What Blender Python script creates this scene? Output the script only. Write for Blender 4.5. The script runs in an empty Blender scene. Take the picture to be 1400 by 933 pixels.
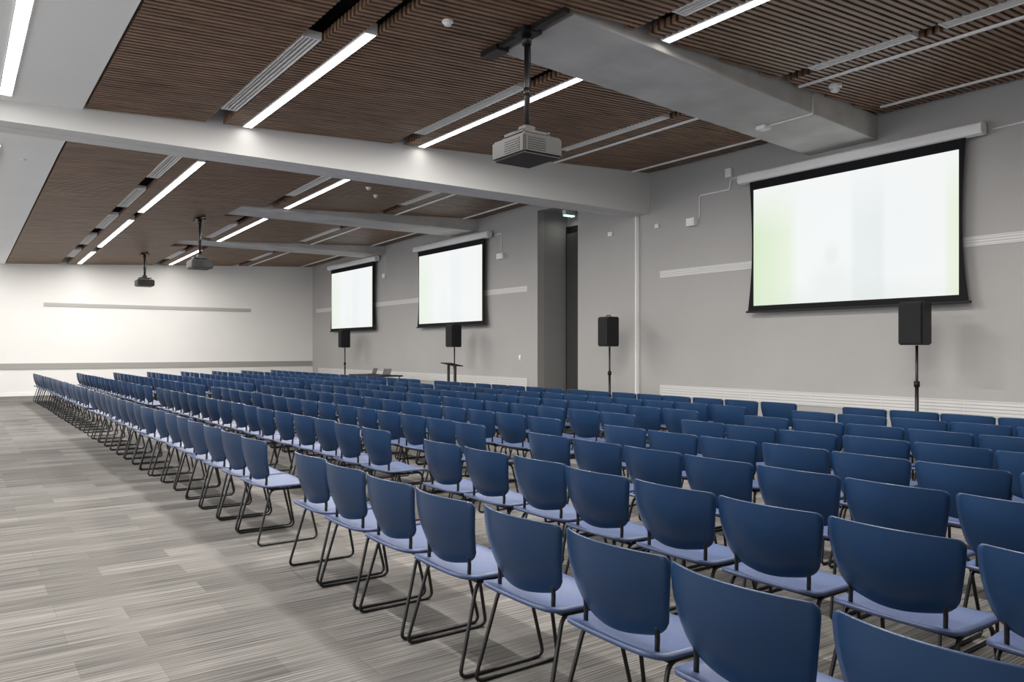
import bpy, bmesh, math, random
from mathutils import Vector, Matrix
random.seed(7)
scn = bpy.context.scene
COL = scn.collection
try:
    scn.view_settings.view_transform = 'Standard'
    scn.view_settings.look = 'None'
except Exception: pass

# ------------------------------------------------------------------ materials
def newmat(name, col=(.5,.5,.5), rough=.6, metal=0.0, emis=None, estr=0.0, spec=None):
    m = bpy.data.materials.new(name); m.use_nodes = True
    b = m.node_tree.nodes['Principled BSDF']
    b.inputs['Base Color'].default_value = (*col,1)
    b.inputs['Roughness'].default_value = rough
    b.inputs['Metallic'].default_value = metal
    if spec is not None: b.inputs['Specular IOR Level'].default_value = spec
    if emis:
        b.inputs['Emission Color'].default_value = (*emis,1)
        b.inputs['Emission Strength'].default_value = estr
    return m
def N(m,t): return m.node_tree.nodes.new(t)
def L(m,a,b): m.node_tree.links.new(a,b)
def noise_tint(m, c1, c2, scale=(1,1,1), nscale=2.0, detail=6, bump=0.0, lo=.3, hi=.7):
    b = m.node_tree.nodes['Principled BSDF']
    g = N(m,'ShaderNodeNewGeometry'); mp = N(m,'ShaderNodeMapping'); mp.inputs['Scale'].default_value = scale
    L(m,g.outputs['Position'],mp.inputs['Vector'])
    n = N(m,'ShaderNodeTexNoise'); n.inputs['Scale'].default_value=nscale; n.inputs['Detail'].default_value=detail
    L(m,mp.outputs['Vector'],n.inputs['Vector'])
    r = N(m,'ShaderNodeValToRGB'); r.color_ramp.elements[0].position=lo; r.color_ramp.elements[1].position=hi
    r.color_ramp.elements[0].color=(*c1,1); r.color_ramp.elements[1].color=(*c2,1)
    L(m,n.outputs['Fac'],r.inputs['Fac']); L(m,r.outputs['Color'],b.inputs['Base Color'])
    if bump:
        bp = N(m,'ShaderNodeBump'); bp.inputs['Strength'].default_value=bump; bp.inputs['Distance'].default_value=.01
        L(m,n.outputs['Fac'],bp.inputs['Height']); L(m,bp.outputs['Normal'],b.inputs['Normal'])
    return m

M_wall = noise_tint(newmat('wall_paint_grey', rough=.75),(.375,.363,.350),(.398,.386,.373),nscale=.8)
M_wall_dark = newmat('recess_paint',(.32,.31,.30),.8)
M_wall_far = noise_tint(newmat('wall_paint_cream', rough=.7),(.76,.745,.715),(.80,.785,.755),nscale=.6)
M_white = newmat('white_paint',(.82,.81,.80),.55)
M_beam = newmat('beam_paint',(.68,.672,.655),.65)
M_ceil = noise_tint(newmat('gypsum_white', rough=.6),(.90,.90,.895),(.93,.93,.925),nscale=.7)
M_plenum = newmat('plenum_black',(.012,.010,.009),.9)
M_wood = noise_tint(newmat('walnut_slat', rough=.45),(.125,.070,.043),(.32,.198,.125),scale=(.7,9,9),nscale=2.2,bump=.1)
M_conc = noise_tint(newmat('concrete', rough=.9,spec=.2),(.47,.46,.44),(.62,.61,.585),scale=(1,1,1.5),nscale=1.8,detail=12,bump=.2)
M_black = newmat('black_plastic',(.010,.010,.011),.5,spec=.25)
M_blackmetal = newmat('black_metal',(.012,.011,.011),.38,.2)
M_grille = newmat('speaker_mesh',(.014,.014,.015),.7,spec=.2)
M_screenblk = newmat('screen_border',(.010,.010,.012),.85,spec=.2)
M_greymetal = newmat('projector_shell',(.032,.031,.030),.55,0,spec=.25)
M_lightgrey = newmat('light_grey',(.48,.47,.455),.5)
M_midgrey = newmat('bracket_grey',(.06,.058,.056),.6,spec=.25)
M_band = newmat('far_band',(.33,.32,.305),.7)
M_strip = newmat('far_strip',(.46,.45,.43),.7)
M_glow = newmat('led_diffuser',(.9,.9,.9),.5,emis=(1,.97,.93),estr=9)
M_glass = newmat('dark_glass',(.006,.006,.007),.3)
M_curtain = newmat('dark_curtain',(.05,.05,.048),.9)
M_chrome = newmat('lens_glass',(.05,.06,.09),.08,.2)
M_green = newmat('recess_glow',(.3,.7,.5),.5,emis=(.6,1,.8),estr=1.6)
M_laptop = newmat('laptop_grey',(.03,.03,.033),.4)

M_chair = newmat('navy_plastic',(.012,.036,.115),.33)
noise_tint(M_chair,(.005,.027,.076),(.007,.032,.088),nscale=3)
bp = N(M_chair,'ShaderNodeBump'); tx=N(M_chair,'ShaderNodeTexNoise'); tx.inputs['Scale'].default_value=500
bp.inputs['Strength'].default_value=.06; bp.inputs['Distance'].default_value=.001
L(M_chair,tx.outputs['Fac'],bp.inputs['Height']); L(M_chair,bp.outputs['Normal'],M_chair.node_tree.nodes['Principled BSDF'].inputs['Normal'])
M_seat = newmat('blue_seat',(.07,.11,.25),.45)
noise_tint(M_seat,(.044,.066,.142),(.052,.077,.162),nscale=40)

# carpet
M_floor = newmat('carpet_planks',rough=.95,spec=.12)
b = M_floor.node_tree.nodes['Principled BSDF']
g = N(M_floor,'ShaderNodeNewGeometry')
br = N(M_floor,'ShaderNodeTexBrick'); br.inputs['Scale'].default_value=1.0
br.inputs['Brick Width'].default_value=.80; br.inputs['Row Height'].default_value=.25
br.inputs['Mortar Size'].default_value=.001; br.offset=.41; br.offset_frequency=2
br.inputs['Color1'].default_value=(.170,.162,.153,1); br.inputs['Color2'].default_value=(.108,.102,.096,1)
br.inputs['Mortar'].default_value=(.10,.094,.088,1); br.inputs['Bias'].default_value=0
L(M_floor,g.outputs['Position'],br.inputs['Vector'])
mp = N(M_floor,'ShaderNodeMapping'); mp.inputs['Scale'].default_value=(1.3,125,1)
L(M_floor,g.outputs['Position'],mp.inputs['Vector'])
n1 = N(M_floor,'ShaderNodeTexNoise'); n1.inputs['Scale'].default_value=1.0; n1.inputs['Detail'].default_value=2
L(M_floor,mp.outputs['Vector'],n1.inputs['Vector'])
r1 = N(M_floor,'ShaderNodeValToRGB'); r1.color_ramp.elements[0].position=.36; r1.color_ramp.elements[1].position=.65
r1.color_ramp.elements[0].color=(.50,.49,.48,1); r1.color_ramp.elements[1].color=(1.45,1.44,1.42,1)
L(M_floor,n1.outputs['Fac'],r1.inputs['Fac'])
mx = N(M_floor,'ShaderNodeMix'); mx.data_type='RGBA'; mx.blend_type='MULTIPLY'; mx.inputs['Factor'].default_value=1
L(M_floor,br.outputs['Color'],mx.inputs['A']); L(M_floor,r1.outputs['Color'],mx.inputs['B'])
L(M_floor,mx.outputs['Result'],b.inputs['Base Color'])
bpn=N(M_floor,'ShaderNodeBump'); bpn.inputs['Strength'].default_value=.3; bpn.inputs['Distance'].default_value=.004
L(M_floor,n1.outputs['Fac'],bpn.inputs['Height']); L(M_floor,bpn.outputs['Normal'],b.inputs['Normal'])

def screen_material(name,amt):
    m = newmat(name,(.02,.02,.02),.9)
    b = m.node_tree.nodes['Principled BSDF']
    tc = N(m,'ShaderNodeTexCoord'); sp = N(m,'ShaderNodeSeparateXYZ'); L(m,tc.outputs['Generated'],sp.inputs[0])
    r = N(m,'ShaderNodeValToRGB'); e=r.color_ramp.elements
    e[0].position=0; e[0].color=(.86,.94,.76,1)
    e[1].position=1; e[1].color=(.74,.89,.64,1)
    for p,c in ((.045,(.90,.96,.84)),(.055,(.96,.985,.98)),(.30,(.95,.98,.985)),(.33,(.86,.91,.92)),(.45,(.88,.925,.93)),(.48,(.97,1,1)),(.74,(.96,.995,.99)),(.79,(.87,.95,.80))):
        k=e.new(p); k.color=(*c,1)
    L(m,sp.outputs['Y'],r.inputs['Fac'])
    r2 = N(m,'ShaderNodeValToRGB'); r2.color_ramp.elements[0].position=.6; r2.color_ramp.elements[1].position=.95
    r2.color_ramp.elements[0].color=(1-amt,1-amt,1-amt,1); r2.color_ramp.elements[1].color=(.8,.8,.8,1)
    L(m,sp.outputs['Z'],r2.inputs['Fac'])
    m1 = N(m,'ShaderNodeMix'); m1.data_type='RGBA'; L(m,r2.outputs['Color'],m1.inputs['Factor'])
    L(m,r.outputs['Color'],m1.inputs['A']); m1.inputs['B'].default_value=(.98,1,1,1)
    def ell(cy,cz,sy,sz,soft):
        mpn = N(m,'ShaderNodeMapping'); mpn.vector_type='POINT'
        mpn.inputs['Scale'].default_value=(0,1/sy,1/sz); mpn.inputs['Location'].default_value=(0,-cy/sy,-cz/sz)
        L(m,tc.outputs['Generated'],mpn.inputs['Vector'])
        ln = N(m,'ShaderNodeVectorMath'); ln.operation='LENGTH'; L(m,mpn.outputs['Vector'],ln.inputs[0])
        mr = N(m,'ShaderNodeMapRange'); mr.inputs['From Min'].default_value=1-soft; mr.inputs['From Max'].default_value=1+soft
        mr.inputs['To Min'].default_value=1; mr.inputs['To Max'].default_value=0
        L(m,ln.outputs['Value'],mr.inputs['Value']); return mr.outputs['Result']
    a=ell(.565,.36,.035,.09,.5); c=ell(.56,.08,.12,.20,.45); d=ell(.5,0,.5,.12,.6)
    mxx=N(m,'ShaderNodeMath'); mxx.operation='MAXIMUM'; L(m,a,mxx.inputs[0]); L(m,c,mxx.inputs[1])
    my=N(m,'ShaderNodeMath'); my.operation='MAXIMUM'; L(m,mxx.outputs[0],my.inputs[0]); L(m,d,my.inputs[1])
    mz=N(m,'ShaderNodeMath'); mz.operation='MULTIPLY'; L(m,my.outputs[0],mz.inputs[0]); mz.inputs[1].default_value=.22*amt
    m2 = N(m,'ShaderNodeMix'); m2.data_type='RGBA'; L(m,mz.outputs[0],m2.inputs['Factor'])
    L(m,m1.outputs['Result'],m2.inputs['A']); m2.inputs['B'].default_value=(.66,.76,.66,1)
    L(m,m2.outputs['Result'],b.inputs['Emission Color']); b.inputs['Emission Strength'].default_value=.91
    return m
M_screen = screen_material('projected_image',1.0)
M_screen2 = screen_material('projected_image_faint',.45)

# ------------------------------------------------------------------ mesh helpers
def mesh_from(name, bm, mats, smooth=False):
    bmesh.ops.recalc_face_normals(bm, faces=bm.faces)
    me = bpy.data.meshes.new(name); bm.to_mesh(me); bm.free()
    for m in (mats if isinstance(mats,(list,tuple)) else [mats]): me.materials.append(m)
    if smooth:
        for p in me.polygons: p.use_smooth=True
    return me
def finish(name, bm, mats, smooth=False, bevel=0):
    o = bpy.data.objects.new(name, mesh_from(name,bm,mats,smooth)); COL.objects.link(o)
    if bevel:
        md=o.modifiers.new('bevel','BEVEL'); md.width=bevel; md.segments=3; md.limit_method='ANGLE'
    return o
def bbox(bm,x0,x1,y0,y1,z0,z1,mi=0):
    hexa(bm,((x0,y0,z0),(x1,y0,z0),(x1,y1,z0),(x0,y1,z0),(x0,y0,z1),(x1,y0,z1),(x1,y1,z1),(x0,y1,z1)),mi)
def hexa(bm,pts,mi=0):
    v=[bm.verts.new(p) for p in pts]
    for f in ((0,3,2,1),(4,5,6,7),(0,1,5,4),(1,2,6,5),(2,3,7,6),(3,0,4,7)):
        fc=bm.faces.new([v[i] for i in f]); fc.material_index=mi
def box(name,x0,x1,y0,y1,z0,z1,mat,bevel=0):
    bm=bmesh.new(); bbox(bm,x0,x1,y0,y1,z0,z1); return finish(name,bm,mat,bevel=bevel)
def fillet(pts,r,n=4,closed=False):
    P=[Vector(p) for p in pts]; out=[]
    m=len(P)
    for i in range(m):
        if not closed and i in (0,m-1): out.append(P[i]); continue
        a=P[i-1]; b_=P[i]; c=P[(i+1)%m]
        d1=(a-b_); d2=(c-b_); rr=min(r,d1.length*.45,d2.length*.45)
        s=b_+d1.normalized()*rr; e=b_+d2.normalized()*rr
        for k in range(n+1):
            t=k/n; out.append(s*(1-t)**2+b_*2*t*(1-t)+e*t*t)
    return out
def tube(bm,pts,r,n=8,closed=False,mi=0):
    P=[Vector(p) for p in pts]; rings=[]; m=len(P); prev=None
    for i in range(m):
        if closed: t=(P[(i+1)%m]-P[i-1]).normalized()
        elif i==0: t=(P[1]-P[0]).normalized()
        elif i==m-1: t=(P[-1]-P[-2]).normalized()
        else: t=((P[i+1]-P[i]).normalized()+(P[i]-P[i-1]).normalized()).normalized()
        if prev is None:
            up=Vector((0,1,0)) if abs(t.y)<.9 else Vector((1,0,0))
            u=t.cross(up).normalized()
        else:
            u=(prev-t*prev.dot(t)).normalized()
        prev=u; w=t.cross(u)
        rings.append([bm.verts.new(P[i]+(u*math.cos(2*math.pi*k/n)+w*math.sin(2*math.pi*k/n))*r) for k in range(n)])
    for i in range(m if closed else m-1):
        A=rings[i]; B=rings[(i+1)%m]
        for k in range(n):
            f=bm.faces.new((A[k],A[(k+1)%n],B[(k+1)%n],B[k])); f.material_index=mi; f.smooth=True
    if not closed:
        f=bm.faces.new(rings[0]); f.material_index=mi
        f=bm.faces.new(rings[-1][::-1]); f.material_index=mi
def tag(o,label,cat,group=None,kind=None):
    if label: o['label']=label
    if cat: o['category']=cat
    if group: o['group']=group
    if kind: o['kind']=kind
    return o
def structure(o): o['kind']='structure'; return o
def empty(name,loc=(0,0,0),rz=0):
    e=bpy.data.objects.new(name,None); e.location=loc; e.rotation_euler=(0,0,rz); e.empty_display_size=.1
    COL.objects.link(e); return e
def child(o,p): o.parent=p; return o
def inst(name,me,parent=None,loc=(0,0,0),rz=0):
    o=bpy.data.objects.new(name,me); o.location=loc; o.rotation_euler=(0,0,rz); COL.objects.link(o)
    if parent: o.parent=parent
    return o

W=11.5; YF=29.4; YB=-5.0; XL=-6.0
def zc(x,y=0): return 4.48+.0517*x-.021*max(0,y-14)
ZT=5.75
def cbox(bm,xa,xb,ya,yb,d0,d1,mi=0,o=(0,0,0),flat=True):
    xm=(xa+xb)/2
    def z(x,y,d): return zc(xm if flat else x,y)+d-o[2]
    P=[]
    for d in (d0,d1):
        for (x,y) in ((xa,ya),(xb,ya),(xb,yb),(xa,yb)): P.append((x-o[0],y-o[1],z(x,y,d)))
    hexa(bm,P,mi)

# ------------------------------------------------------------------ shell
structure(box('floor',XL-.3,13.2,YB-.3,YF+.3,-.2,0,M_floor))
bm=bmesh.new()
bbox(bm,W,W+.2,YB,13.4,0,ZT); bbox(bm,W,W+.2,14.9,YF,0,ZT); bbox(bm,W,W+.2,13.4,14.9,4.86,ZT)
structure(finish('wall_right',bm,[M_wall]))
XR=12.45
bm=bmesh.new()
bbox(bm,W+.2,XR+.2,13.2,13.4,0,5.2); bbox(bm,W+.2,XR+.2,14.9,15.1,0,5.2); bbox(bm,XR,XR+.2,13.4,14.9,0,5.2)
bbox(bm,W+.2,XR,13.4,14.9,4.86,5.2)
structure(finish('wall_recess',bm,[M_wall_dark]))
structure(box('wall_far',XL-.2,W+.2,YF,YF+.2,0,ZT,M_wall_far))
structure(box('wall_back',XL-.2,W+.2,YB-.2,YB,0,ZT,M_wall))
WZ=4.05
bm=bmesh.new(); bbox(bm,XL-.2,XL,YB,YF,0,.2); bbox(bm,XL-.2,XL,YB,YF,WZ,ZT)
ys=[YB+i*(YF-YB)/10 for i in range(11)]
for y in ys: bbox(bm,XL-.2,XL,max(YB,y-.25),min(YF,y+.25),.2,WZ)
structure(finish('wall_left',bm,M_white))
for i in range(10):
    a=ys[i]+.25; c=ys[i+1]-.25; bm=bmesh.new()
    for (p,q,r_,s_) in ((a,a+.06,.2,WZ),(c-.06,c,.2,WZ),(a+.06,c-.06,.2,.26),(a+.06,c-.06,WZ-.06,WZ),((a+c)/2-.03,(a+c)/2+.03,.26,WZ-.06)):
        bbox(bm,XL-.15,XL-.05,p,q,r_,s_)
    structure(finish('window_%d'%(i+2),bm,M_blackmetal))
bm=bmesh.new(); xe=1.33
for (ya,yb) in ((YB,14.0),(14.0,YF)):
    hexa(bm,[(XL,ya,zc(XL,ya)),(xe,ya,zc(xe,ya)),(xe,yb,zc(xe,yb)),(XL,yb,zc(XL,yb)),(XL,ya,ZT),(xe,ya,ZT),(xe,yb,ZT),(XL,yb,ZT)],0)
hexa(bm,[(xe,YB,zc(xe)+.38),(W,YB,zc(W)+.38),(W,YF,zc(W)+.38),(xe,YF,zc(xe)+.38),(xe,YB,ZT),(W,YB,ZT+.3),(W,YF,ZT+.3),(xe,YF,ZT)],1)
structure(finish('ceiling',bm,[M_ceil,M_plenum]))

# beams: (x start, near y at start, width, skew, underside z)
BEAMS=[(4.83,5.70,1.18,.10,4.71),(5.2,17.5,1.2,0,4.68),(5.2,23.1,1.2,0,4.615)]
for (xb0,yn,wd,sk,bz) in BEAMS:
    y1=yn+sk*(W-xb0); zt=zc(xb0)+.36; bm=bmesh.new()
    hexa(bm,[(xb0,yn,bz),(W,y1,bz),(W,y1+wd,bz),(xb0,yn+wd,bz),(xb0,yn,zt),(W,y1,zt),(W,y1+wd,zt),(xb0,yn+wd,zt)])
    structure(finish('ceiling_beam',bm,M_conc,bevel=.012))
bm=bmesh.new(); hexa(bm,[(XL,11.17,4.26),(W,11.17,4.26),(W,11.78,4.26),(XL,11.78,4.26),(XL,11.17,zc(XL)+.3),(W,11.17,zc(W)+.3),(W,11.78,zc(W)+.3),(XL,11.78,zc(XL)+.3)])
bbox(bm,XL,W,11.46,11.52,4.252,4.26)
structure(finish('ceiling_beam',bm,M_beam))
bm=bmesh.new(); bbox(bm,W-.05,W,11.44,11.54,0,4.25); bbox(bm,W-.07,W-.05,11.465,11.515,0,4.25)
structure(finish('trim_1',bm,M_beam,bevel=.004))

# slat panels
strips=[(1.36,2.81),(3.05,3.30),(3.46,5.64),(5.88,6.10),(6.26,8.39),(8.63,11.42)]
PITCH=.084; SW=.047
def pieces(xa,xb,y):
    segs=[(xa,xb)]
    for (xb0,yn,wd,sk,bz) in BEAMS:
        g=.04
        if sk==0:
            if y+SW>yn-g and y<yn+wd+g: c0,c1=xb0-g,99
            else: continue
        else:
            c1=xb0+(y+SW+g-yn)/sk; c0=max(xb0-g, xb0+(y-g-yn-wd)/sk)
            if c1<=c0: continue
        out=[]
        for (a,c) in segs:
            if c0>a: out.append((a,min(c,c0)))
            if c1<c: out.append((max(a,c1),c))
        segs=[s for s in out if s[1]-s[0]>.04]
    return segs
for zone,(ya,yb) in enumerate(((YB+.1,11.13),(11.83,YF-.03))):
    for (xa,xb) in strips:
        bm=bmesh.new(); y=ya
        while y+SW<yb:
            for (a,c) in pieces(xa,xb,y): cbox(bm,a,c,y,y+SW,0,.09,flat=False)
            y+=PITCH
        xs=[xa+.1] if xb-xa<.5 else [xa+.2,xb-.2]
        for x in xs:
            if x<4.7: cbox(bm,x,x+.04,ya,min(yb,14),.09,.13)
        structure(finish('slatted_ceiling_panel',bm,M_wood))

# ------------------------------------------------------------------ linear lights
LG='linear ceiling lights'
def linear_light(x,ya,yb,power,trim=.9):
    ym=(ya+yb)/2; z=zc(x,ym); o=(x,ym,z)
    bm=bmesh.new(); cbox(bm,x-.06,x+.06,ya,yb,.012,.11,0,o)
    cbox(bm,x-.07,x-.06,ya,yb,-.01,.11,0,o); cbox(bm,x+.06,x+.07,ya,yb,-.01,.11,0,o)
    cbox(bm,x-.07,x+.07,ya-.01,ya,-.01,.11,0,o); cbox(bm,x-.07,x+.07,yb,yb+.01,-.01,.11,0,o)
    e=empty('linear_ceiling_light',o); tag(e,'long slim white linear LED light set into the ceiling','ceiling light',LG)
    child(finish('housing',bm,M_white),e)
    bm=bmesh.new(); cbox(bm,x-.058,x+.058,ya+.002,yb-.002,-.004,.010,0,o); child(finish('diffuser',bm,M_glow),e)
    t0=t1=trim
    if 10.5<yb<11.2: t1=2.0
    if ya>13 and ya<14: t0=1.5
    if yb>29: t1=1.4
    a,c=ya+t0,yb-t1; lm=(a+c)/2
    ld=bpy.data.lights.new('strip_lamp','AREA'); ld.shape='RECTANGLE'; ld.size=.11; ld.size_y=c-a; ld.energy=power; ld.color=(1,.970,.935)
    lo=bpy.data.objects.new('strip_lamp',ld); lo.location=(x,lm,zc(x,lm)-.035)
    if ya>13: lo.rotation_euler=(-math.atan(.021),0,0)
    COL.objects.link(lo)
PW=46
def pw(ya,yb): return PW*(yb-ya)*(.55 if ya>24 else .88 if ya>13 else 1)
for (ya,yb) in ((1.6,5.8),(7.1,11.1),(13.6,18.8),(19.9,24.8),(25.9,29.1)): linear_light(3.38,ya,yb,pw(ya,yb))
for (ya,yb) in ((-3.5,.5),(1.6,5.76),(7.16,11.1),(13.6,17.4),(18.85,23.0),(25.0,29.1)): linear_light(6.18,ya,yb,pw(ya,yb))
for (ya,yb) in ((1.6,5.8),(6.9,10.9),(13.6,18.8),(19.9,24.8),(25.9,29.1)): linear_light(.5,ya,yb,pw(ya,yb)*(.6 if ya>24 else 1))

def diffuser(x,ya,yb):
    bm=bmesh.new(); w=.10
    cbox(bm,x-w,x-w+.015,ya,yb,.002,.08); cbox(bm,x+w-.015,x+w,ya,yb,.002,.08)
    cbox(bm,x-w+.015,x+w-.015,ya,ya+.02,.002,.08); cbox(bm,x-w+.015,x+w-.015,yb-.02,yb,.002,.08)
    for k in range(1,4): cbox(bm,x-w+k*.05-.008,x-w+k*.05+.008,ya+.02,yb-.02,.01,.06)
    cbox(bm,x-w,x+w,ya,yb,.08,.09,1)
    tag(finish('air_diffuser',bm,[M_white,M_plenum]),'white linear slot air diffuser between the ceiling slats','air vent','ceiling air diffusers')
for (ya,yb) in ((7.5,10.4),(13.0,15.2),(16.3,18.3),(19.4,21.4),(22.6,24.4),(25.6,27.4)): diffuser(2.93,ya,yb)
for (ya,yb) in ((2.8,5.2),(7.8,10.4),(13.5,16.0),(20,22.4),(25.5,27.5)): diffuser(5.76,ya,yb)
for (ya,yb) in ((1.2,2.7),(2.9,4.0),(4.3,5.55),(7.95,10.3),(13.5,16.2),(20,22.6),(25.5,27.6)): diffuser(8.51,ya,yb)
for x in (8.95,10.95):
    for (ya,yb) in ((YB+.2,6.02),(7.6,11.1),(14.05,17.4),(18.8,23.0),(24.4,29.2)):
        bm=bmesh.new(); cbox(bm,x-.018,x+.018,ya,yb,-.030,-.004)
        tag(finish('ceiling_track',bm,M_white),'thin white track running along the slatted ceiling','track','ceiling tracks')

def dome(name,x,y,r,h,label,cat,grp):
    z=zc(x,y); bm=bmesh.new(); prof=[(r,0),(r,-h*.35),(r*.72,-h*.5),(r*.62,-h*.9),(r*.4,-h),(0.001,-h)]
    n=20; rings=[]
    for (pr,pz) in prof: rings.append([bm.verts.new((x+pr*math.cos(2*math.pi*k/n),y+pr*math.sin(2*math.pi*k/n),z+pz)) for k in range(n)])
    for i in range(len(rings)-1):
        for k in range(n): bm.faces.new((rings[i][k],rings[i][(k+1)%n],rings[i+1][(k+1)%n],rings[i+1][k]))
    bm.faces.new(rings[0])
    tag(finish(name,bm,M_white),label,cat,grp)
SL='round white smoke detector under the slatted ceiling'
for (x,y,r,h) in ((3.88,6.45,.055,.05),(9.35,5.75,.085,.10),(6.9,14.6,.06,.06),(7.4,15.3,.055,.06)): dome('smoke_detector',x,y,r,h,SL,'smoke detector','smoke detectors')
for (x,y) in ((1.05,7.2),(.9,14.5)): dome('recessed_sprinkler',x,y,.05,.02,'small round white sprinkler cover in the plaster ceiling','sprinkler','ceiling sprinklers')

# ------------------------------------------------------------------ wall grilles
M_grl=newmat('grille_white',(.64,.63,.615),.5)
M_grl2=newmat('grille_slot',(.44,.43,.42),.6)
def wall_grille(ya,yb,z0,z1,fins,label='long white slotted air grille set in the grey wall'):
    bm=bmesh.new(); f=.014
    bbox(bm,W-.004,W,ya,yb,z0,z1,1)
    bbox(bm,W-.014,W-.004,ya,yb,z0,z0+f); bbox(bm,W-.014,W-.004,ya,yb,z1-f,z1)
    bbox(bm,W-.014,W-.004,ya,ya+f,z0+f,z1-f); bbox(bm,W-.014,W-.004,yb-f,yb,z0+f,z1-f)
    for k in range(fins):
        zz=z0+f+(z1-z0-2*f)*(k+.5)/fins; h=(z1-z0-2*f)/fins*.36; bbox(bm,W-.012,W-.004,ya+f,yb-f,zz-h,zz+h)
    y=ya+1.2
    while y<yb-.1:
        bbox(bm,W-.013,W-.004,y,y+.014,z0+f,z1-f); y+=1.2
    return tag(finish('wall_grille',bm,[M_grl,M_grl2]),label,'air vent','wall air grilles')
wall_grille(YB+.5,10.87,2.93,3.07,3); wall_grille(15.3,YF-.4,2.93,3.07,3)
wall_grille(YB+.5,10.87,.57,.79,4); wall_grille(15.3,YF-.6,.57,.79,4)
bm=bmesh.new(); bbox(bm,W-.015,W,YB,11.4,0,.12); bbox(bm,W-.015,W,11.58,13.4,0,.12); bbox(bm,W-.015,W,14.9,YF,0,.12)
structure(finish('baseboard_right',bm,M_blackmetal))
structure(box('baseboard_far',XL,W-.02,YF-.015,YF,0,.12,M_white))
structure(box('trim_2',XL,W-.03,YF-.03,YF,.86,1.05,M_band))
bm=bmesh.new(); bbox(bm,2.39,9.08,YF-.015,YF,2.90,3.03)
for k in range(3): bbox(bm,2.42,9.05,YF-.025,YF-.015,2.92+k*.035,2.935+k*.035)
tag(finish('wall_grille',bm,M_strip),'long beige slotted air grille on the cream wall','air vent','wall air grilles')

# recess window, curtain, lamp
bm=bmesh.new(); bbox(bm,XR-.04,XR,13.42,14.88,.05,4.55)
for y in (13.42,14.12,14.83): bbox(bm,XR-.07,XR-.04,y,y+.05,.05,4.55,1)
structure(finish('window_1',bm,[M_glass,M_blackmetal]))
bm=bmesh.new(); n=30; fr=[]
for k in range(n+1):
    y=14.15+.62*k/n; x=XR-.14+.03*math.sin(k*1.5)
    fr.append((bm.verts.new((x,y,.05)),bm.verts.new((x,y,4.35))))
for k in range(n): bm.faces.new((fr[k][0],fr[k+1][0],fr[k+1][1],fr[k][1]))
tag(finish('curtain',bm,M_curtain,smooth=True),'dark grey pleated curtain hanging in the wall recess','curtain')
e=empty('recess_lamp',(12.1,14.43,4.72)); tag(e,'small greenish glowing lamp at the top of the recess','lamp')
bm=bmesh.new(); bbox(bm,-.15,.15,-.06,.06,.03,.14); child(finish('housing',bm,M_white),e)
bm=bmesh.new(); bbox(bm,-.14,.14,-.05,.05,-.0,.03); child(finish('lamp_glass',bm,M_green),e)
ld=bpy.data.lights.new('recess_bulb','AREA'); ld.shape='RECTANGLE'; ld.size=.26; ld.size_y=.09; ld.energy=1.6; ld.color=(1,.99,.95)
lo=bpy.data.objects.new('recess_bulb',ld); lo.location=(12.1,14.43,4.70); COL.objects.link(lo)

# ------------------------------------------------------------------ projection screens
def screen(yc,mat):
    e=empty('projection_screen',(W-.15,yc,2.16)); ox,oz=.12,-2.16
    tag(e,'white pull-down projection screen with black border showing a washed-out picture','projection screen','projection screens')
    hw=2.01
    bm=bmesh.new(); sec=[(-.02,4.44),(-.02,4.58),(-.06,4.60),(-.15,4.60),(-.19,4.57),(-.20,4.49),(-.17,4.44),(-.10,4.42)]
    A=[bm.verts.new((x+ox,-hw,z+oz)) for x,z in sec]; B=[bm.verts.new((x+ox,hw,z+oz)) for x,z in sec]
    for k in range(len(sec)): bm.faces.new((A[k],A[(k+1)%8],B[(k+1)%8],B[k]))
    bm.faces.new(A); bm.faces.new(B)
    child(finish('screen_housing',bm,M_white),e)
    bm=bmesh.new(); x=-.13+ox; n=16; cols=[]
    for k in range(n+1):
        t=k/n; z=2.17+(4.43-2.17)*t
        w=1.742+(.085*(1-2*t)**2 if t<.5 else .050*(2*t-1)**2)
        cols.append([bm.verts.new((x+dx,s*w,z+oz)) for dx in (-.002,.002) for s in (-1,1)])
    for k in range(n):
        a,c=cols[k],cols[k+1]
        for i,j in ((0,1),(3,2),(1,3),(2,0)): bm.faces.new((a[i],a[j],c[j],c[i]))
    for q in (cols[0],cols[-1]): bm.faces.new((q[0],q[1],q[3],q[2]))
    child(finish('screen_border',bm,M_screenblk),e)
    bm=bmesh.new(); bbox(bm,x-.012,x-.004,-1.70,1.70,2.26+oz,4.28+oz); child(finish('screen_image',bm,mat),e)
    bm=bmesh.new(); bbox(bm,x-.02,x+.02,-1.86,1.86,2.14+oz,2.175+oz); child(finish('bottom_bar',bm,M_black,bevel=.006),e)
    for s in (-1.6,0,1.6):
        bm=bmesh.new(); bbox(bm,-.05+ox,.149,s-.05,s+.05,4.5+oz,4.60+oz); child(finish('wall_bracket',bm,M_white),e)
screen(6.81,M_screen); screen(18.78,M_screen2); screen(25.4,M_screen2)

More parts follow.
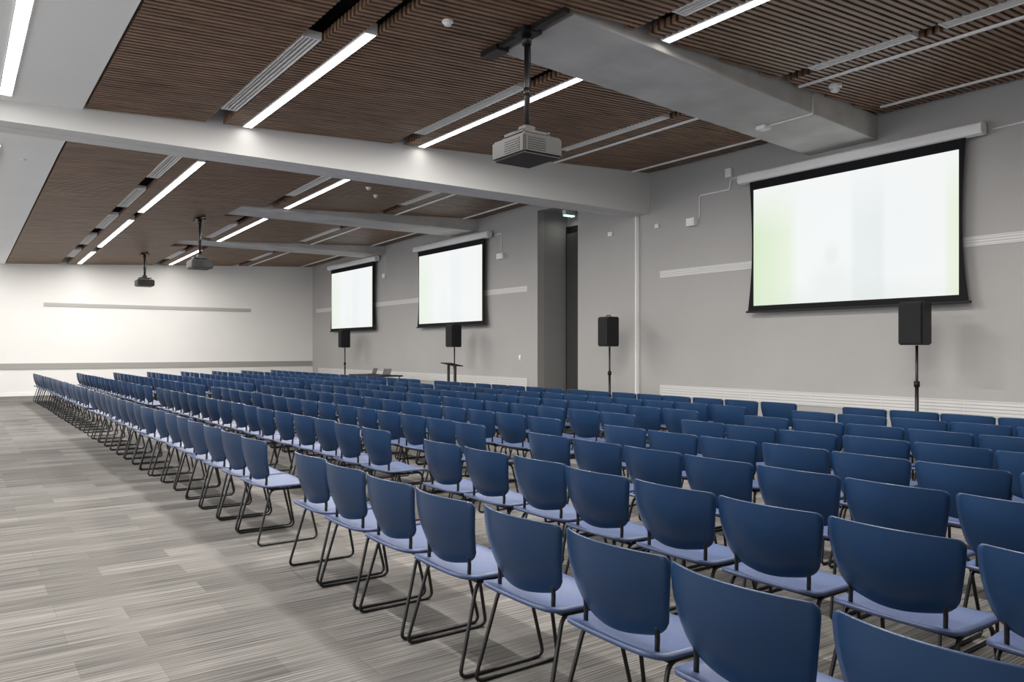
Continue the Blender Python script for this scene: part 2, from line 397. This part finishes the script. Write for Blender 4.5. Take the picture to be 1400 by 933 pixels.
def conduit(pts,label='thin white cable conduit fixed on the wall beside a screen'):
    bm=bmesh.new(); tube(bm,fillet(pts,.04),.012,8)
    tag(finish('cable_conduit',bm,M_white),label,'conduit','wall conduits')
def wallbox(y,z,w,h,d,label='small white device box mounted on the grey wall'):
    bm=bmesh.new(); bbox(bm,W-d,W,y-w/2,y+w/2,z-h/2,z+h/2); bbox(bm,W-d-.012,W-d,y-w*.35,y+w*.35,z-h*.3,z+h*.3)
    tag(finish('sensor_box',bm,M_white,bevel=.008),label,'wall box','wall device boxes')
conduit([(W-.013,8.86,4.62),(W-.013,9.12,4.60),(W-.013,9.15,4.42),(W-.013,9.85,4.42),(W-.013,9.85,3.98)])
conduit([(W-.013,4.75,4.50),(W-.013,4.0,4.52),(W-.013,YB+.3,4.56)])
wallbox(10.0,3.93,.2,.15,.12); wallbox(10.93,3.98,.1,.08,.05); wallbox(12.3,3.98,.12,.09,.05)
wallbox(9.15,4.72,.14,.16,.06)
conduit([(W-.013,16.7,4.5),(W-.013,16.4,4.5),(W-.013,16.4,3.95)]); wallbox(16.35,3.9,.28,.14,.12)
conduit([(W-.013,23.35,4.5),(W-.013,23.0,4.5),(W-.013,23.0,3.95)]); wallbox(23.0,3.9,.2,.14,.1)
wallbox(15.6,1.3,.08,.12,.02,'white switch plate on the grey wall')
BZ=4.71
bm=bmesh.new(); tube(bm,fillet([(9.45,6.14,BZ+.28),(9.45,6.14,BZ-.014),(9.45,6.86,BZ-.014)],.02),.012,8); bbox(bm,9.37,9.53,6.86,7.0,BZ-.05,BZ-.001)
tag(finish('cable_conduit',bm,M_white),'thin white conduit and box under the concrete beam','conduit','beam conduit')

# ------------------------------------------------------------------ projectors
PP={}
bm=bmesh.new(); bbox(bm,-.24,.24,-.28,.28,-.10,.10); bmesh.ops.bevel(bm,geom=bm.edges[:],offset=.022,segments=3,affect='EDGES')
PP['body']=mesh_from('body',bm,M_greymetal)
bm=bmesh.new(); tube(bm,[(.22,.10,0),(.27,.10,0)],.075,20); tube(bm,[(.26,.10,0),(.30,.10,0)],.055,20); PP['lens']=mesh_from('lens',bm,M_chrome)
bm=bmesh.new()
for k in range(6):
    z=-.06+k*.022; bbox(bm,-.19,.02,-.284,-.279,z,z+.010); bbox(bm,-.244,-.239,-.20,.05,z,z+.010)
PP['vent']=mesh_from('vent',bm,M_black)
def projector(x,y,zb,label,strut):
    e=empty('projector',(x,y,zb)); tag(e,label,'projector','ceiling projectors')
    for k in ('body','lens','vent'): inst(k,PP[k],e)
    zt=zc(x,y)-zb
    bm=bmesh.new(); tube(bm,[(0,0,.2),(0,0,zt-.06)],.026,14); tube(bm,[(0,0,zt*.45),(0,0,zt*.45+.08)],.034,14); tube(bm,[(0,0,zt-.16),(0,0,zt-.05)],.05,14)
    child(finish('pole',bm,M_blackmetal),e)
    bm=bmesh.new(); bbox(bm,-.16,.16,-.16,.16,.14,.165); bbox(bm,-.06,.06,-.06,.06,.165,.24)
    for sx in (-1,1):
        for sy in (-1,1): tube(bm,[(sx*.15,sy*.15,.15),(sx*.17,sy*.19,.095)],.012,6)
    for sx in (-1,1): tube(bm,[(sx*.15,-.17,.16),(sx*.15,.17,.16)],.012,6)
    child(finish('mounting_bracket',bm,M_midgrey),e)
    bm=bmesh.new(); bbox(bm,-.11,.11,-.11,.11,zt-.06,zt-.02); bbox(bm,-.035,.035,-strut*.45,strut*.55,zt-.05,zt-.008)
    if strut>1: bbox(bm,-.06,.1,.45,.75,zt-.07,zt-.01)
    child(finish('ceiling_plate',bm,M_blackmetal),e)
    bm=bmesh.new(); tube(bm,fillet([(.03,.02,.2),(.06,.03,.6),(.03,-.02,1.0),(.04,.02,zt-.05)],.1),.007,6); child(finish('cable',bm,M_black),e)
projector(4.68,6.24,3.50,'grey ceiling projector hanging from a black pole near the concrete beam',1.4)
projector(4.72,19.15,3.50,'grey ceiling projector hanging from a black pole',.9)
projector(4.80,26.1,3.55,'grey ceiling projector hanging from a black pole',.9)

# ------------------------------------------------------------------ speakers
SP={}
bm=bmesh.new()
hexa(bm,[(-.17,-.18,0),(.15,-.13,0),(.15,.13,0),(-.17,.18,0),(-.17,-.18,.6),(.15,-.13,.6),(.15,.13,.6),(-.17,.18,.6)])
bmesh.ops.bevel(bm,geom=bm.edges[:],offset=.02,segments=3,affect='EDGES'); SP['cabinet']=mesh_from('cabinet',bm,M_black)
bm=bmesh.new(); bbox(bm,-.182,-.168,-.155,.155,.03,.57); bmesh.ops.bevel(bm,geom=bm.edges[:],offset=.005,segments=2,affect='EDGES')
for k in range(11): bbox(bm,-.185,-.18,-.15,.15,.06+k*.045,.066+k*.045)
SP['speaker_grille']=mesh_from('speaker_grille',bm,M_grille)
bm=bmesh.new(); tube(bm,fillet([(-.03,-.06,.6),(-.03,-.06,.63),(-.03,.06,.63),(-.03,.06,.6)],.02),.009,8); SP['handle']=mesh_from('handle',bm,M_black)
bm=bmesh.new(); tube(bm,[(0,0,.60),(0,0,1.555)],.019,12); tube(bm,[(0,0,.12),(0,0,1.0)],.025,12); SP['pole']=mesh_from('pole',bm,M_blackmetal)
bm=bmesh.new(); tube(bm,[(0,0,.98),(0,0,1.06)],.038,12); SP['collar']=mesh_from('collar',bm,M_black)
bm=bmesh.new(); tube(bm,[(0,0,.50),(0,0,.58)],.04,12); SP['hub']=mesh_from('leg_hub',bm,M_black)
bm=bmesh.new(); tube(bm,[(.03,0,.54),(.48,0,.015)],.012,8); tube(bm,[(.02,0,.14),(.27,0,.25)],.008,6); tube(bm,[(.47,0,.02),(.50,0,.018)],.018,8)
SP['leg']=mesh_from('leg',bm,M_blackmetal)
for (x,y) in ((10.8,5.42),(10.8,11.6),(10.8,17.6),(10.8,24.7)):
    rz=random.uniform(-.1,.1)
    e=empty('loudspeaker',(x,y,1.56),rz); tag(e,'black loudspeaker on a tripod stand near the grey wall','speaker','loudspeakers')
    for k in ('cabinet','speaker_grille','handle'): inst(k,SP[k],e)
    e=empty('speaker_stand',(x,y,0)); tag(e,'black tripod stand holding a loudspeaker','speaker stand','speaker stands')
    inst('pole',SP['pole'],e); inst('collar',SP['collar'],e); inst('leg_hub',SP['hub'],e)
    for k in range(3): inst('leg',SP['leg'],e,rz=k*2.094+.5)

e=empty('lectern',(10.2,16.75,0)); tag(e,'slim lectern with dark sloped top and metal post','lectern')
bm=bmesh.new(); hexa(bm,[(-.18,-.25,1.15),(.18,-.25,1.07),(.18,.25,1.07),(-.18,.25,1.15),(-.18,-.25,1.17),(.18,-.25,1.09),(.18,.25,1.09),(-.18,.25,1.17)]); child(finish('reading_top',bm,M_black),e)
for s in (-1,1):
    bm=bmesh.new(); bbox(bm,-.03,.03,s*.16-.02,s*.16+.02,.03,1.10); child(finish('post',bm,M_midgrey),e)
bm=bmesh.new(); bbox(bm,-.22,.22,-.28,.28,0,.03); child(finish('base',bm,M_black,bevel=.01),e)
e=empty('table',(9.95,20.6,0)); tag(e,'black folding table in front of the screens','table')
bm=bmesh.new(); bbox(bm,-.38,.38,-1.0,1.0,.73,.765); child(finish('table_top',bm,M_black,bevel=.006),e)
bm0=bmesh.new(); tube(bm0,[(0,0,0),(0,0,.73)],.016,8); lg=mesh_from('leg',bm0,M_blackmetal)
for sx in (-.32,.32):
    for sy in (-.9,.9): inst('leg',lg,e,loc=(sx,sy,0))
for (y,r) in ((20.1,.2),(20.95,-.1)):
    e=empty('laptop',(9.95,y,.766),r); tag(e,'dark open laptop on the black table','laptop','laptops on the table')
    bm=bmesh.new(); bbox(bm,-.12,.12,-.17,.17,0,.018); child(finish('keyboard_base',bm,M_laptop),e)
    bm=bmesh.new(); hexa(bm,[(.11,-.17,.02),(.12,-.17,.02),(.12,.17,.02),(.11,.17,.02),(.17,-.17,.18),(.18,-.17,.18),(.18,.17,.18),(.17,.17,.18)]); child(finish('lid',bm,M_laptop),e)

# ------------------------------------------------------------------ chairs
def shell(bm, nu, vs, fn, th, mi):
    F=[];Bk=[]
    for v in vs:
        rf=[];rb=[]
        for i in range(nu+1):
            u=-1+2*i/nu; p,nn=fn(u,v); rf.append(bm.verts.new(p)); rb.append(bm.verts.new(p+nn*th))
        F.append(rf);Bk.append(rb)
    nv=len(vs)-1; fs=[]
    for j in range(nv):
        for i in range(nu):
            fs.append(bm.faces.new((F[j][i],F[j][i+1],F[j+1][i+1],F[j+1][i])))
            fs.append(bm.faces.new((Bk[j][i],Bk[j+1][i],Bk[j+1][i+1],Bk[j][i+1])))
        for i in (0,nu):
            fs.append(bm.faces.new((F[j][i],F[j+1][i],Bk[j+1][i],Bk[j][i])))
    for i in range(nu):
        for j in (0,nv): fs.append(bm.faces.new((F[j][i],F[j][i+1],Bk[j][i+1],Bk[j][i])))
    for f in fs: f.material_index=mi; f.smooth=True
def roundw(w,d0,d1,r0,r1):
    if d0<r0: w=w-r0+math.sqrt(max(0,r0*r0-(r0-d0)**2))
    if d1<r1: w=w-r1+math.sqrt(max(0,r1*r1-(r1-d1)**2))
    return w
vsb=[0,.008,.03,.07,.12,.2,.32,.45,.58,.7,.8,.88,.93,.97,.992,1]
def mk_back(bm,mi=0):
    H=.304
    def fn(u,v):
        w=.226+.053*math.sin(v*math.pi/2)
        w=roundw(w,v*H,(1-v)*H,.075,.030)
        y=u*w; a=abs(y)/.279
        z=.498+H*v - .018*(1-v)*(1-u*u) + .008*(1-u*u)*v
        x=-.184-.082*v+.086*a**2.0 -.022*math.sin(v*math.pi)
        nn=Vector((1,-.52*math.copysign(a,u),.22)).normalized()
        return Vector((x,y,z)),nn
    shell(bm,20,vsb,fn,.007,mi)
def mk_seat(bm,mi=0):
    Ls=.48
    def fn(u,v):
        w=.240+.020*math.sin(v*2.4); w=roundw(w,v*Ls,(1-v)*Ls,.06,.07)
        y=u*w; x=-.235+Ls*v
        z=.450-.014*math.sin(v*math.pi)*(1-u*u)-.035*max(0,(v-.8)/.2)**2+.018*max(0,(.2-v)/.2)**1.5+.004*abs(u)**3
        return Vector((x,y,z)),Vector((0,0,-1))
    shell(bm,14,vsb,fn,.018,mi)
def mk_leg(bm,s,mi=0):
    y=.240*s; yb=.255*s
    pts=fillet([(-.13,y*.93,.420),(-.245,yb,.0095),(.235,yb,.0095),(.15,y*.93,.414)],.045,5,closed=True)
    tube(bm,pts,.0092,8,closed=True,mi=mi)
def mk_support(bm,s,mi=0):
    y=.190*s
    tube(bm,fillet([(-.05,y,.422),(-.155,y,.430),(-.150,y,.50),(-.158,y,.555)],.04,4),.0095,8,mi=mi)
def mk_cross(bm,x,z,mi=0): tube(bm,[(x,-.218,z),(x,.218,z)],.009,8,mi=mi)
def mk(fn,name,mat,*a):
    bm=bmesh.new(); fn(bm,*a); return mesh_from(name,bm,mat)
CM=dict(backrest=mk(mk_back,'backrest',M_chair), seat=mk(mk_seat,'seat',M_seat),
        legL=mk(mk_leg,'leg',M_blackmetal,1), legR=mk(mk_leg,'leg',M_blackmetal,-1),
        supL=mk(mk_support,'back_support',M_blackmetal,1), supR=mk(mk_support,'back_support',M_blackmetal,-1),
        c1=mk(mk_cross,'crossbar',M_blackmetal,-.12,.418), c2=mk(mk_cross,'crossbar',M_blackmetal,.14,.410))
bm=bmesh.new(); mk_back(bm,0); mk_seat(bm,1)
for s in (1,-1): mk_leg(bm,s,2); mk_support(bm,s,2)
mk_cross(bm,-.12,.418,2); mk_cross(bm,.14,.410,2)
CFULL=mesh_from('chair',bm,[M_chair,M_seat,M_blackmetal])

rowX=[1.857,2.93,3.885,4.84,5.795,6.75,7.705,8.66]
dys=[0,.10,.03,.12,.05,.0,.09,.04]
sp=.578; chairs=[]
s_,c_=math.sin(math.radians(35.78)),math.cos(math.radians(35.78))
for r,tx_ in enumerate(rowX):
    X=tx_+.264
    ylist=[4.97-sp*k for k in range(12)]+[6.15+sp*k for k in range(16)]+[15.98+sp*k for k in range(18)]
    for y in ylist:
        Y=y+dys[r]+random.uniform(-.004,.004)
        if Y<.40*X-.75: continue
        chairs.append((X*s_+Y*c_,X+random.uniform(-.02,.02),Y,random.uniform(-.015,.015)))
chairs.sort()
CL='navy blue plastic stacking chair with black wire sled base'
for i,(d,X,Y,rz) in enumerate(chairs[:300]):
    if d<12.5:
        e=empty('chair',(X,Y,0),rz)
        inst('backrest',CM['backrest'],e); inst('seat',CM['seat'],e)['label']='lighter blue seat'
        inst('leg',CM['legL'],e); inst('leg',CM['legR'],e)
        inst('back_support',CM['supL'],e); inst('back_support',CM['supR'],e)
        inst('crossbar',CM['c1'],e); inst('crossbar',CM['c2'],e)
    else: e=inst('chair',CFULL,None,(X,Y,0),rz)
    tag(e,CL,'chair','rows of navy chairs')
rest=chairs[300:]
if rest:
    bm=bmesh.new()
    for (d,X,Y,rz) in rest:
        t=bmesh.new(); t.from_mesh(CFULL); t.transform(Matrix.Translation((X,Y,0))@Matrix.Rotation(rz,4,'Z'))
        me=bpy.data.meshes.new('tmp'); t.to_mesh(me); t.free(); bm.from_mesh(me); bpy.data.meshes.remove(me)
    o=finish('distant_chairs',bm,[M_chair,M_seat,M_blackmetal],smooth=True); tag(o,'farthest navy chairs at the end of the rows near the cream wall','chair','rows of navy chairs','stuff')

# ------------------------------------------------------------------ world + camera
w=bpy.data.worlds.new('World'); scn.world=w; w.use_nodes=True
bg=w.node_tree.nodes['Background']; bg.inputs['Color'].default_value=(.94,.97,1,1); bg.inputs['Strength'].default_value=3.4
cam=bpy.data.cameras.new('Camera'); co=bpy.data.objects.new('Camera',cam); COL.objects.link(co)
co.location=(0,0,1.5); co.rotation_euler=(math.radians(90),0,math.radians(-35.78))
cam.sensor_width=36; cam.lens=1060/1400*36; cam.shift_y=11.5/1400; cam.clip_start=.05; cam.clip_end=200
scn.camera=co
